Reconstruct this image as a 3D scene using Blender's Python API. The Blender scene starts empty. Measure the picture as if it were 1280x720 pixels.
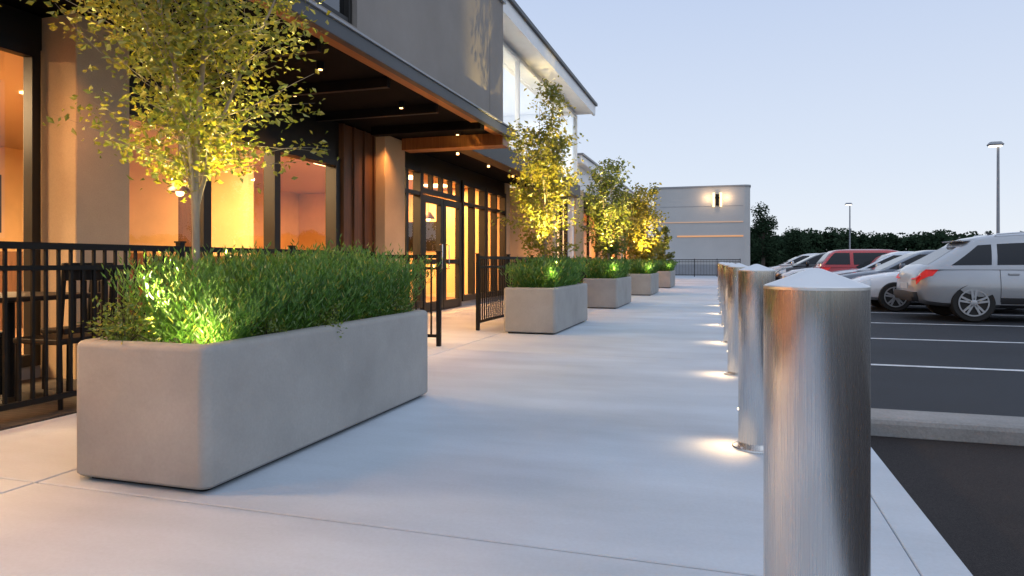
import bpy, bmesh, math, random
import numpy as np
from mathutils import Vector, Matrix
R = math.radians
random.seed(7); rng = np.random.default_rng(7)
sc = bpy.context.scene
COL = sc.collection
OFF = {}

# ------------------------------------------------------------ mesh builder
class MB:
    def __init__(s): s.v = []; s.f = []
    def add(s, vs, fs):
        b = len(s.v); s.v += [tuple(p) for p in vs]; s.f += [tuple(i + b for i in f) for f in fs]; return s
    def box(s, x0, x1, y0, y1, z0, z1):
        return s.add([(x0,y0,z0),(x1,y0,z0),(x1,y1,z0),(x0,y1,z0),(x0,y0,z1),(x1,y0,z1),(x1,y1,z1),(x0,y1,z1)],
                     [(0,3,2,1),(4,5,6,7),(0,1,5,4),(1,2,6,5),(2,3,7,6),(3,0,4,7)])
    def quad(s, a, b, c, d): return s.add([a,b,c,d], [(0,1,2,3)])
    def tube(s, pts, rad, n=8, cap=True):
        pts = [Vector(p) for p in pts]
        rad = rad if hasattr(rad, '__len__') else [rad]*len(pts)
        rings = []; ref = None
        for i, p in enumerate(pts):
            t = (pts[min(i+1, len(pts)-1)] - pts[max(i-1, 0)]).normalized()
            if ref is None:
                ref = Vector((1,0,0)) if abs(t.x) < .8 else Vector((0,1,0))
            u = (ref - t*ref.dot(t)).normalized(); ref = u; w = t.cross(u)
            rings.append([p + (u*math.cos(2*math.pi*k/n) + w*math.sin(2*math.pi*k/n))*rad[i] for k in range(n)])
        vs = [q for r in rings for q in r]; fs = []
        for i in range(len(pts)-1):
            for k in range(n):
                a = i*n+k; b = i*n+(k+1) % n; fs.append((a, b, b+n, a+n))
        if cap: fs.append(tuple(range(n))[::-1]); fs.append(tuple(range((len(pts)-1)*n, len(pts)*n)))
        return s.add(vs, fs)
    def lathe(s, prof, n=32, c=(0,0,0), axis='z'):
        vs = []; fs = []
        for r, h in prof:
            for k in range(n):
                a = 2*math.pi*k/n
                x, y = r*math.cos(a), r*math.sin(a)
                p = (x, y, h) if axis == 'z' else ((x, h, y) if axis == 'y' else (h, x, y))
                vs.append((p[0]+c[0], p[1]+c[1], p[2]+c[2]))
        m = len(prof)
        for i in range(m-1):
            for k in range(n):
                a = i*n+k; b = i*n+(k+1) % n; fs.append((a, b, b+n, a+n))
        fs.append(tuple(range(n))[::-1]); fs.append(tuple(range((m-1)*n, m*n)))
        return s.add(vs, fs)
    def loft(s, rings, cap=True):
        n = len(rings[0]); vs = [p for r in rings for p in r]; fs = []
        for i in range(len(rings)-1):
            for k in range(n):
                a = i*n+k; b = i*n+(k+1) % n; fs.append((a, b, b+n, a+n))
        if cap: fs.append(tuple(range(n))[::-1]); fs.append(tuple(range((len(rings)-1)*n, len(rings)*n)))
        return s.add(vs, fs)
    def map(s, fn): s.v = [fn(p) for p in s.v]; return s
    def build(s, name, mat, parent=None, smooth=None, bevel=0, local=False, recalc=True, seg=2):
        off = Vector((0,0,0))
        if parent is not None and not local: off = OFF.get(parent.name, Vector((0,0,0)))
        me = bpy.data.meshes.new(name)
        me.from_pydata([(p[0]-off.x, p[1]-off.y, p[2]-off.z) for p in s.v], [], s.f)
        if recalc:
            bm = bmesh.new(); bm.from_mesh(me); bmesh.ops.recalc_face_normals(bm, faces=bm.faces); bm.to_mesh(me); bm.free()
        if smooth is not None:
            me.polygons.foreach_set('use_smooth', [True]*len(me.polygons))
            if smooth < 179: me.set_sharp_from_angle(angle=R(smooth))
        me.materials.append(mat); me.update()
        o = bpy.data.objects.new(name, me); COL.objects.link(o)
        if parent is not None:
            o.parent = parent; OFF[o.name] = off
        if bevel:
            m = o.modifiers.new('bevel', 'BEVEL'); m.width = bevel; m.segments = seg; m.limit_method = 'ANGLE'
        return o

def tag(o, label, cat, group=None, kind=None):
    o['label'] = label
    if cat: o['category'] = cat
    if group: o['group'] = group
    if kind: o['kind'] = kind
    return o
def thing(name, label, cat, loc=(0,0,0), rotz=0, group=None):
    o = bpy.data.objects.new(name, None); COL.objects.link(o)
    o.location = loc; o.rotation_euler = (0,0,rotz); o.empty_display_size = .1
    OFF[o.name] = Vector(loc)
    return tag(o, label, cat, group)
def struct(name, mb, mat, **k):
    o = mb.build(name, mat, **k); o['kind'] = 'structure'; return o
def dup(o, loc=None, rotz=None, label=None, parent=None):
    c = o.copy(); COL.objects.link(c)
    if parent is not None: c.parent = parent
    if loc is not None: c.location = loc; c.rotation_euler = (0,0,rotz or 0)
    if label: c['label'] = label
    for ch in list(o.children): dup(ch, parent=c)
    return c

# ------------------------------------------------------------ materials
def newmat(name):
    m = bpy.data.materials.new(name); m.use_nodes = True
    nt = m.node_tree; b = nt.nodes['Principled BSDF']
    return m, nt, b
def M(name, col, rough=.6, metal=0., var=0., scale=4., fine=0., fscale=120., bump=0., bscale=60., stretch=None, coat=0., spec=.5, rvar=0., blotch=0., bsc=.35):
    m, nt, b = newmat(name); L = nt.links.new
    b.inputs['Roughness'].default_value = rough; b.inputs['Metallic'].default_value = metal
    b.inputs['Coat Weight'].default_value = coat; b.inputs['Coat Roughness'].default_value = .05
    b.inputs['Specular IOR Level'].default_value = spec
    b.inputs['Base Color'].default_value = (*col, 1)
    tc = nt.nodes.new('ShaderNodeTexCoord'); vec = tc.outputs['Object']
    raw = vec
    if stretch:
        mp = nt.nodes.new('ShaderNodeMapping'); mp.inputs['Scale'].default_value = stretch; L(vec, mp.inputs['Vector']); vec = mp.outputs['Vector']
    def noise(v, sc_, det, lo, hi, rg=.62):
        n1 = nt.nodes.new('ShaderNodeTexNoise'); n1.inputs['Scale'].default_value = sc_; n1.inputs['Detail'].default_value = det; n1.inputs['Roughness'].default_value = rg
        L(v, n1.inputs['Vector'])
        r1 = nt.nodes.new('ShaderNodeMapRange'); r1.inputs[1].default_value = .3; r1.inputs[2].default_value = .7; r1.inputs[3].default_value = lo; r1.inputs[4].default_value = hi
        L(n1.outputs['Fac'], r1.inputs[0]); return n1, r1.outputs[0]
    def mul(a, b_):
        mu = nt.nodes.new('ShaderNodeMath'); mu.operation = 'MULTIPLY'; L(a, mu.inputs[0]); L(b_, mu.inputs[1]); return mu.outputs[0]
    if var or fine:
        n1, fac = noise(vec, scale, 6, 1-var, 1+var)
        if fine: fac = mul(fac, noise(raw, fscale, 3, 1-fine, 1+fine)[1])
        if blotch: fac = mul(fac, noise(raw, bsc, 4, 1-blotch, 1+blotch, .5)[1])
        vm = nt.nodes.new('ShaderNodeVectorMath'); vm.operation = 'SCALE'; vm.inputs[0].default_value = col; L(fac, vm.inputs['Scale'])
        L(vm.outputs[0], b.inputs['Base Color'])
        if rvar:
            r3 = nt.nodes.new('ShaderNodeMapRange'); r3.inputs[1].default_value = .3; r3.inputs[2].default_value = .7; r3.inputs[3].default_value = rough-rvar; r3.inputs[4].default_value = rough+rvar
            L(n1.outputs['Fac'], r3.inputs[0]); L(r3.outputs[0], b.inputs['Roughness'])
    if bump:
        n3 = nt.nodes.new('ShaderNodeTexNoise'); n3.inputs['Scale'].default_value = bscale; n3.inputs['Detail'].default_value = 4; L(vec, n3.inputs['Vector'])
        bp = nt.nodes.new('ShaderNodeBump'); bp.inputs['Strength'].default_value = bump; bp.inputs['Distance'].default_value = .01
        L(n3.outputs['Fac'], bp.inputs['Height']); L(bp.outputs[0], b.inputs['Normal'])
    return m
def emit(name, col, st):
    m, nt, b = newmat(name); b.inputs['Base Color'].default_value = (*col, 1)
    b.inputs['Emission Color'].default_value = (*col, 1); b.inputs['Emission Strength'].default_value = st; return m
def glassmat(name, tint=(1,1,1), lo=.04, hi=.55, p=4., rcol=(1,1,1)):
    m = bpy.data.materials.new(name); m.use_nodes = True; nt = m.node_tree; nt.nodes.clear(); L = nt.links.new
    out = nt.nodes.new('ShaderNodeOutputMaterial'); mx = nt.nodes.new('ShaderNodeMixShader')
    tr = nt.nodes.new('ShaderNodeBsdfTransparent'); tr.inputs[0].default_value = (*tint, 1)
    gl = nt.nodes.new('ShaderNodeBsdfGlossy'); gl.inputs['Roughness'].default_value = .01; gl.inputs['Color'].default_value = (*rcol, 1)
    lw = nt.nodes.new('ShaderNodeLayerWeight'); lw.inputs[0].default_value = .5
    pw = nt.nodes.new('ShaderNodeMath'); pw.operation = 'POWER'; pw.inputs[1].default_value = p; L(lw.outputs['Facing'], pw.inputs[0])
    ma = nt.nodes.new('ShaderNodeMath'); ma.operation = 'MULTIPLY_ADD'; ma.inputs[1].default_value = hi; ma.inputs[2].default_value = lo; L(pw.outputs[0], ma.inputs[0])
    L(ma.outputs[0], mx.inputs[0])
    L(tr.outputs[0], mx.inputs[1]); L(gl.outputs[0], mx.inputs[2]); L(mx.outputs[0], out.inputs[0]); return m
def leafmat(name, cols, trans=.4, gloss=.06, fleck=None):
    m = bpy.data.materials.new(name); m.use_nodes = True; nt = m.node_tree; nt.nodes.clear(); L = nt.links.new
    out = nt.nodes.new('ShaderNodeOutputMaterial')
    g = nt.nodes.new('ShaderNodeNewGeometry'); cr = nt.nodes.new('ShaderNodeValToRGB')
    els = cr.color_ramp.elements
    while len(els) < len(cols)+(2 if fleck else 0): els.new(.5)
    top = .955 if fleck else 1
    for i, c in enumerate(cols): els[i].position = top*i/(len(cols)-1); els[i].color = (*c, 1)
    if fleck:
        els[-2].position = .965; els[-2].color = (*fleck, 1); els[-1].position = 1; els[-1].color = (*fleck, 1)
    L(g.outputs['Random Per Island'], cr.inputs[0])
    d = nt.nodes.new('ShaderNodeBsdfDiffuse'); t = nt.nodes.new('ShaderNodeBsdfTranslucent'); gl = nt.nodes.new('ShaderNodeBsdfGlossy'); gl.inputs['Roughness'].default_value = .35
    L(cr.outputs[0], d.inputs[0]); L(cr.outputs[0], t.inputs[0])
    m1 = nt.nodes.new('ShaderNodeMixShader'); m1.inputs[0].default_value = trans; L(d.outputs[0], m1.inputs[1]); L(t.outputs[0], m1.inputs[2])
    m2 = nt.nodes.new('ShaderNodeMixShader'); m2.inputs[0].default_value = gloss; L(m1.outputs[0], m2.inputs[1]); L(gl.outputs[0], m2.inputs[2])
    L(m2.outputs[0], out.inputs[0]); return m
def steelmat():
    m, nt, b = newmat('brushed_steel'); L = nt.links.new
    b.inputs['Metallic'].default_value = 1; b.inputs['Anisotropic'].default_value = .95
    tg = nt.nodes.new('ShaderNodeTangent'); tg.direction_type = 'RADIAL'; tg.axis = 'Z'; L(tg.outputs[0], b.inputs['Tangent'])
    tc = nt.nodes.new('ShaderNodeTexCoord')
    def nz(sx, sz, scl, det):
        mp = nt.nodes.new('ShaderNodeMapping'); mp.inputs['Scale'].default_value = (sx, sx, sz); L(tc.outputs['Object'], mp.inputs['Vector'])
        n = nt.nodes.new('ShaderNodeTexNoise'); n.inputs['Scale'].default_value = scl; n.inputs['Detail'].default_value = det; L(mp.outputs[0], n.inputs['Vector']); return n.outputs['Fac']
    fine = nz(90, .7, 8, 4)
    r = nt.nodes.new('ShaderNodeMapRange'); r.inputs[3].default_value = .235; r.inputs[4].default_value = .30; L(fine, r.inputs[0]); L(r.outputs[0], b.inputs['Roughness'])
    a = nt.nodes.new('ShaderNodeMapRange'); a.inputs[1].default_value = .3; a.inputs[2].default_value = .7; a.inputs[3].default_value = .64; a.inputs[4].default_value = .78; L(fine, a.inputs[0])
    vm = nt.nodes.new('ShaderNodeVectorMath'); vm.operation = 'SCALE'; vm.inputs[0].default_value = (1,.985,.97); L(a.outputs[0], vm.inputs['Scale']); L(vm.outputs[0], b.inputs['Base Color'])
    return m
def brickmat(name, c1, c2, mortar, scale):
    m, nt, b = newmat(name); L = nt.links.new
    tc = nt.nodes.new('ShaderNodeTexCoord'); br = nt.nodes.new('ShaderNodeTexBrick'); br.inputs['Scale'].default_value = scale
    br.inputs['Color1'].default_value = (*c1,1); br.inputs['Color2'].default_value = (*c2,1); br.inputs['Mortar'].default_value = (*mortar,1); br.inputs['Mortar Size'].default_value = .02
    L(tc.outputs['Object'], br.inputs['Vector']); L(br.outputs['Color'], b.inputs['Base Color']); b.inputs['Roughness'].default_value = .8
    return m

steel = steelmat()
capsteel = M('satin_steel', (.72,.72,.72), .36, metal=1, var=.02, scale=3)
concrete = M('walk_concrete', (.43,.49,.56), .6, var=.12, scale=1.1, fine=.04, fscale=60, bump=.06, bscale=110, stretch=(.5,1.8,1), blotch=.12, bsc=.55)
kerbmat = M('kerb_concrete', (.24,.24,.24), .85, var=.2, scale=2, fine=.12, fscale=60, bump=.3)
planterm = M('planter_concrete', (.265,.26,.25), .66, var=.10, scale=3.2, fine=.04, fscale=70, bump=.08, bscale=50, blotch=.09, bsc=1.3)
asphalt = M('asphalt', (.022,.026,.034), .8, var=.22, scale=.5, fine=.5, fscale=170, bump=.5, bscale=200, blotch=.2, bsc=.2, spec=.35)
asphalt2 = M('dim_drive_asphalt', (.026,.0205,.020), .85, var=.22, scale=.8, fine=.6, fscale=170, bump=.6, bscale=200, blotch=.25, spec=.3)  # same asphalt as the lot, its weaker light put into the colour
whiteline = M('line_paint', (.55,.57,.60), .7, var=.25, scale=6, fine=.2, fscale=60)
jointm = M('joint_dark', (.07,.068,.066), .9)
grassm = M('grass_ground', (.05,.07,.03), .9, var=.3, scale=.4)
patiom = brickmat('patio_pavers', (.04,.032,.027), (.06,.047,.039), (.018,.016,.015), 5)
soilm = M('soil', (.025,.018,.012), .95, var=.4, scale=20, bump=.8)
blackm = M('black_metal', (.006,.006,.0065), .5, var=.2, scale=8, spec=.2)
framem = M('dark_frame', (.009,.008,.007), .42, var=.15, scale=6, spec=.35)
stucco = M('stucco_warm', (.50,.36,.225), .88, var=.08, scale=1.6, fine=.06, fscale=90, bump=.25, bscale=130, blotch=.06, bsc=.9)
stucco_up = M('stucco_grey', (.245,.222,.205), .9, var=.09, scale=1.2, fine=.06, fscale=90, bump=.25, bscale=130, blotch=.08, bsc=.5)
woodm = M('brown_wood', (.09,.038,.016), .5, var=.35, scale=3, stretch=(12,12,.8), bump=.1)
glow_brown = M('soffit_glow_and_beam_brown', (.30,.115,.037), .38, metal=.3, var=.25, scale=3, stretch=(14,.8,1))  # lamplit look of the canopy edge put into colour; also the brown end beam
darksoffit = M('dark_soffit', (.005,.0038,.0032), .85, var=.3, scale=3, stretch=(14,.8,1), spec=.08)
fasciam = M('fascia_metal', (.028,.031,.036), .4, var=.1)
whitem = M('white_trim', (.80,.80,.80), .55, var=.04)
greytrim = M('grey_trim', (.28,.29,.31), .5, var=.08)
endwall = M('end_wall', (.46,.455,.45), .9, var=.06, scale=.4, fine=.03, fscale=20)
intwall = M('interior_wall', (.80,.56,.29), .85, var=.08, scale=1, blotch=.14, bsc=.6)
intfloor = M('interior_floor', (.20,.11,.06), .4, var=.2, scale=3, stretch=(8,.8,1))
intceil = M('interior_ceiling', (.6,.43,.26), .9)
pane = glassmat('window_glass')
darkglass = glassmat('dark_upper_glass', (.25,.27,.3), .12, .5, 3)
skyglass = glassmat('clerestory_glass', (.85,.88,.9), .5, .45, 2, rcol=(.94,.98,1))
bark = M('pale_bark', (.24,.20,.155), .85, var=.3, scale=14, stretch=(1,1,.35), bump=.4)
darkbark = M('dark_bark', (.06,.045,.035), .9, var=.3, scale=6)
leaf_a = leafmat('leaf_yellow_green', [(.09,.135,.012),(.24,.25,.02),(.36,.30,.025),(.15,.20,.02),(.31,.27,.025)], .48)
leaf_b = leafmat('leaf_green', [(.13,.17,.018),(.25,.25,.025),(.33,.28,.03),(.17,.20,.022)], .5)
leaf_d = leafmat('leaf_deep_green', [(.09,.13,.018),(.17,.21,.025),(.23,.23,.03),(.11,.16,.022)], .5)
leaf_y = leafmat('leaf_gold', [(.22,.20,.018),(.36,.29,.025),(.20,.21,.022),(.40,.31,.03)], .5)
needle = leafmat('needle_green', [(.042,.12,.022),(.11,.25,.03),(.07,.19,.03),(.17,.32,.045),(.055,.15,.027)], .42, .05, fleck=(.36,.35,.05))
hedge = leafmat('shrub_leaf', [(.07,.13,.017),(.14,.22,.022),(.20,.25,.03),(.06,.12,.017)], .4, .06, fleck=(.50,.42,.04))
farleaf = leafmat('far_leaf', [(.022,.042,.026),(.034,.060,.034),(.040,.066,.036),(.028,.052,.030)], .25, .0)
bulbm = emit('warm_bulb', (1,.52,.18), 9)
lensm = emit('warm_lens', (1,.72,.42), 6)
poleLens = emit('street_lens', (1,.9,.75), 3.0)
rubber = M('rubber', (.010,.010,.010), .8)
alloy = M('alloy_rim', (.38,.39,.41), .35, metal=.6)
cglass = M('car_glass', (.006,.007,.009), .04, spec=.5)
ctrim = M('car_trim', (.02,.02,.022), .6)
redlens = emit('tail_lens', (.6,.015,.012), .28)
clearlens = M('head_lens', (.6,.63,.66), .12, metal=.4)
chrome = M('chrome', (.7,.7,.72), .12, metal=1)
liner = M('wheel_well', (.006,.006,.006), .95)
platem = M('plate', (.55,.57,.6), .5)

def lamp(kind, loc, power, col, size=.1, spot=None, target=None, blend=.6, size_y=None):
    l = bpy.data.lights.new(kind.lower()+'_lamp', kind); l.energy = power; l.color = col
    o = bpy.data.objects.new('light', l); COL.objects.link(o); o.location = loc
    if kind == 'AREA':
        l.size = size
        if size_y: l.shape = 'RECTANGLE'; l.size_y = size_y
    else: l.shadow_soft_size = size
    if kind == 'SPOT': l.spot_size = R(spot); l.spot_blend = blend
    if target is not None:
        d = Vector(target)-Vector(loc); o.rotation_euler = d.to_track_quat('-Z','Y').to_euler()
    return o
WARM = (1,.46,.14); WARM2 = (1,.62,.30); ROOM = (1,.58,.24); CREAM = (1,.66,.33)

# ------------------------------------------------------------ camera
cam = bpy.data.cameras.new('camera'); co = bpy.data.objects.new('camera', cam); COL.objects.link(co)
TH = math.atan(265/850)
co.location = (0,0,1); co.rotation_euler = (R(90), 0, TH)
cam.sensor_width = 36; cam.lens = 850/1280*36; cam.shift_y = -33/1280; cam.clip_end = 3000; cam.clip_start = .05
sc.camera = co

# ------------------------------------------------------------ world and sun
SUN_EL = 6; az = math.atan2(.75, -.6)
w = bpy.data.worlds.new('World'); sc.world = w; w.use_nodes = True; nt = w.node_tree
bg = nt.nodes['Background']; sky = nt.nodes.new('ShaderNodeTexSky'); sky.sky_type = 'NISHITA'; sky.sun_disc = False
sky.sun_elevation = R(SUN_EL); sky.sun_rotation = az; sky.air_density = 1.0; sky.dust_density = .3; sky.ozone_density = 3.0
nt.links.new(sky.outputs[0], bg.inputs[0]); bg.inputs[1].default_value = .015
tcw = nt.nodes.new('ShaderNodeTexCoord'); sx = nt.nodes.new('ShaderNodeSeparateXYZ'); nt.links.new(tcw.outputs['Generated'], sx.inputs[0])
rw = nt.nodes.new('ShaderNodeValToRGB'); nt.links.new(sx.outputs['Z'], rw.inputs[0])
e = rw.color_ramp.elements; e[0].position = 0; e[0].color = (.83,.87,.94,1); e[1].position = .38; e[1].color = (.52,.62,.83,1)
q = e.new(.12); q.color = (.71,.78,.905,1); q = e.new(.7); q.color = (.60,.71,.92,1); q = e.new(1); q.color = (.70,.81,1,1)
bg2 = nt.nodes.new('ShaderNodeBackground'); nt.links.new(rw.outputs[0], bg2.inputs[0]); bg2.inputs[1].default_value = 1.0
ad = nt.nodes.new('ShaderNodeAddShader'); nt.links.new(bg.outputs[0], ad.inputs[0]); nt.links.new(bg2.outputs[0], ad.inputs[1])
nt.links.new(ad.outputs[0], nt.nodes['World Output'].inputs[0])
sd = Vector((math.sin(az)*math.cos(R(35)), math.cos(az)*math.cos(R(35)), math.sin(R(35))))
sl = bpy.data.lights.new('sun','SUN'); sl.energy = .5; sl.angle = R(40); sl.color = (.92,.96,1)
so = bpy.data.objects.new('sun', sl); COL.objects.link(so); so.rotation_euler = (-sd).to_track_quat('-Z','Y').to_euler()
sc.view_settings.view_transform = 'Standard'; sc.view_settings.look = 'None'; sc.view_settings.exposure = 0; sc.view_settings.gamma = 1

# ------------------------------------------------------------ ground
struct('ground', MB().quad((-900,-900,-.16),(900,-900,-.16),(900,1500,-.16),(-900,1500,-.16)), grassm)
struct('parking_lot', MB().quad((.5,5.1,-.12),(70,5.1,-.12),(70,110,-.12),(.5,110,-.12)), asphalt)
struct('driveway', MB().quad((.5,-15,-.12),(70,-15,-.12),(70,5.1,-.12),(.5,5.1,-.12)), asphalt2)
pv = MB()
ys = [-7.5,-2.6, 2.3, 7.2, 12.1, 17, 21.9, 26.8, 31.7, 36.6, 41.5, 46.4, 49.9]
g = .006
for i in range(len(ys)-1):
    for x0, x1, ga, gb in ((-5.6,-2.98,g,g),(-2.98,.60,g,.0012),(.60,.76,.0012,0)):
        pv.box(x0+ga, x1-gb, ys[i]+g, ys[i+1]-g, -.10, 0)
struct('pavement', pv, concrete, bevel=.004, seg=1)
struct('pavement_bed', MB().box(-5.6,.755,-7.5,49.9,-.15,-.012), jointm)
kb = MB()
for x in (.765, 3.8, 6.84, 9.88, 12.92):
    kb.box(x, x+3.03, 4.86, 5.22, -.15, -.005)
struct('kerb', kb, kerbmat, bevel=.035)
for i, y in enumerate((8.2, 11.0, 13.8, 16.6, 19.4, 22.2, 25.0, 27.8, 30.6, 33.4, 36.2, 39, 41.8)):
    struct('parking_line', MB().quad((1.0,y-.055,-.115),(6.6,y-.055,-.115),(6.6,y+.055,-.115),(1.0,y+.055,-.115)), whiteline)
struct('patio', MB().box(-5.6,-4.08,-6,7.3,-.01,.012), patiom)

# ------------------------------------------------------------ bollards
BR = .0935
def bollard():
    t = thing('bollard', '', 'bollard', group='steel bollards lining the walkway kerb')
    MB().lathe([(BR-.002,.008),(BR,.012),(BR,.9478)], 96).build('post', steel, t, smooth=40)
    MB().lathe([(BR,.948),(BR,.953),(BR-.002,.9552),(BR*.5,.9722),(.012,.9862),(.005,.9875),(.0005,.9878)], 96).build('cap', capsteel, t, smooth=24)
    b = MB().lathe([(.126,0),(.126,.008),(.122,.012),(.0,.012)], 48).build('base_plate', steel, t, smooth=40)
    for k in range(4):
        a = R(45+90*k); MB().lathe([(.009,.012),(.009,.019),(.006,.021)], 6, (.109*math.cos(a), .109*math.sin(a), 0)).build('bolt', steel, b)
    MB().box(-BR-.003,-BR+.004,-.012,.012,.20,.209).build('lamp_lens', lensm, t, bevel=.002)
    return t
B0 = bollard()
ords = ['brushed stainless steel bollard nearest the camera, largest in the picture','second steel bollard from the camera, base plate and ground glow visible beside it',
 'third steel bollard from the camera along the kerb row','fourth steel bollard from the camera along the kerb row','fifth steel bollard from the camera along the kerb row',
 'sixth steel bollard from the camera along the kerb row','seventh steel bollard from the camera along the kerb row','eighth steel bollard from the camera along the kerb row','farthest steel bollard of the row along the walkway']
for k in range(9):
    y = 1.414+2.46*k; x = .167 - (.014*(y-3.2) if k > 1 else 0)
    o = B0 if k == 0 else dup(B0)
    o.location = (x, y, 0); o['label'] = ords[k]
    if k < 7: lamp('SPOT', (x-.108, y, .20), 8, WARM2, .01, 125, (x-.15, y-.03, 0), 1.0)

# ------------------------------------------------------------ planters
def rrect(x0,x1,y0,y1,r,z,n=5):
    out = []
    for cx, cy, a0 in ((x1-r,y1-r,0),(x0+r,y1-r,90),(x0+r,y0+r,180),(x1-r,y0+r,270)):
        for k in range(n+1):
            a = R(a0+90*k/n); out.append((cx+r*math.cos(a), cy+r*math.sin(a), z))
    return out
PW, PL, PH = .75, 2.3, .64
def planter():
    t = thing('concrete_planter', '', 'planter', group='concrete planters along the walkway')
    h, l = PW/2, PL/2
    def rr(i, z, r): return rrect(-h+i, h-i, -l+i, l-i, r, z, 8)
    MB().loft([rr(.012,.022,.045), rr(0,.035,.05), rr(0,.608,.05), rr(.004,.624,.047), rr(.012,.634,.042), rr(.026,.64,.034), rr(.062,.64,.02), rr(.07,.632,.02), rr(.075,.30,.02)]).build('planter_box', planterm, t, smooth=40)
    MB().loft([rr(.05,0,.02), rr(.05,.03,.02)]).build('foot', blackm, t)
    MB().loft([rr(.078,.55,.02), rr(.078,.575,.02)]).build('soil', soilm, t)
    return t
P0 = planter()
plist = [(-2.475,3.52,'long grey concrete planter nearest the camera, full of spiky shrubs'),(-2.56,10.15,'second concrete planter from the camera, with a tall slender tree'),
 (-2.52,15.5,'third concrete planter from the camera, beyond the second tree'),(-2.40,21.4,'fourth concrete planter, small, second from the far end of the walkway'),(-2.28,27.4,'farthest concrete planter, smallest in the picture')]
for i, (x,y,lab) in enumerate(plist):
    o = P0 if i == 0 else dup(P0)
    o.location = (x,y,0); o['label'] = lab

# ------------------------------------------------------------ foliage helpers
def leaf_obj(name, P, A, ln, wd, mat, parent=None, fold=.25, world=True):
    n = len(P); P = np.asarray(P, float); A = np.asarray(A, float); A /= np.linalg.norm(A, axis=1)[:,None]+1e-9
    rv = rng.normal(size=(n,3)); Bv = np.cross(A, rv); Bv /= np.linalg.norm(Bv, axis=1)[:,None]+1e-9
    N = np.cross(A, Bv); ln = np.broadcast_to(ln, (n,))[:,None]; wd = np.broadcast_to(wd, (n,))[:,None]
    v = np.empty((n,4,3)); v[:,0] = P-A*ln*.5; v[:,1] = P+Bv*wd*.5+N*wd*fold-A*ln*.05; v[:,2] = P+A*ln*.5; v[:,3] = P-Bv*wd*.5+N*wd*fold-A*ln*.05
    off = OFF.get(parent.name, Vector((0,0,0))) if parent is not None else Vector((0,0,0))
    v -= np.array(off)
    me = bpy.data.meshes.new(name); idx = np.arange(n)*4
    fs = np.concatenate([np.stack([idx,idx+1,idx+2],1), np.stack([idx,idx+2,idx+3],1)])
    me.from_pydata(v.reshape(-1,3).tolist(), [], fs.tolist()); me.materials.append(mat); me.update()
    o = bpy.data.objects.new(name, me); COL.objects.link(o)
    if parent is not None: o.parent = parent; OFF[o.name] = off
    return o

def tree(name, label, cat, base, H, zlow, rad, nst, ntw, nlf, lsize, mat, bm_, seed, group=None, r0=.028, split=.22, top=.25, spread=.06):
    rd = random.Random(seed); t = thing(name, label, cat, base, group=group)
    tr = MB(); P = []; A = []
    bx, by, bz = base
    for s in range(nst):
        ang = 2*math.pi*s/nst + rd.uniform(-.4,.4); sp = rd.uniform(.4,.75)*rad
        pts = []; rads = []; n = 14
        wob = rd.uniform(0,6)
        hs = 1 if s == 0 else .78+.2*rd.random()
        for i in range(n+1):
            f = i/n; z = f*H*hs
            k = max(0, f-split)**1.1*sp*1.15/(1-split)*(0.2 if s == 0 else 1)
            wb = min(1, max(0, f-split*.6)*4)
            pts.append((bx+math.cos(ang)*(k+.005)+.02*math.sin(wob+f*9)*f*rad*2*wb, by+math.sin(ang)*(k+.005)+.02*math.cos(wob+f*8)*f*rad*2*wb, bz+z))
            rads.append(r0*(1-.88*f)*(1 if s == 0 else .68))
        tr.tube(pts, rads, 8)
        for j in range(ntw):
            f = rd.uniform(zlow/H, .97); i = min(int(f*n), n-1); q = Vector(pts[i]).lerp(Vector(pts[i+1]), f*n-i)
            rel = (f-zlow/H)/(1-zlow/H)
            prof = (top+(1-top)*math.sin(math.pi*min(1, rel*.8+.22)))
            Lw = rad*prof*rd.uniform(.3,.9); a2 = rd.uniform(0, 2*math.pi)
            d = Vector((math.cos(a2), math.sin(a2), rd.uniform(.15,.9))).normalized()
            tp = [q]; dd = d.copy()
            for m in range(5):
                dd = (dd+Vector((rd.uniform(-.25,.25), rd.uniform(-.25,.25), rd.uniform(-.18,.12)))).normalized(); tp.append(tp[-1]+dd*Lw/5)
            r1 = max(.0018, rads[i]*.28); tr.tube(tp, [r1*(1-.16*k) for k in range(6)], 5)
            for l in range(int(nlf*rd.uniform(.4,1.6))):
                u = rd.random()**.6*4.99; k = int(u); p = tp[k].lerp(tp[k+1], u-k)
                p = p+Vector((rd.gauss(0,1), rd.gauss(0,1), rd.gauss(0,1)))*spread*rad
                P.append(p); A.append((rd.gauss(0,1)+d.x*.6, rd.gauss(0,1)+d.y*.6, rd.gauss(-.25,.7)))
    tr.build('trunk', bm_, t, smooth=60, recalc=False)
    n = len(P); ln = lsize*rng.uniform(.6,1.25,n)
    leaf_obj('crown', P, A, ln, ln*rng.uniform(.48,.66,n), mat, t)
    return t

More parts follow.
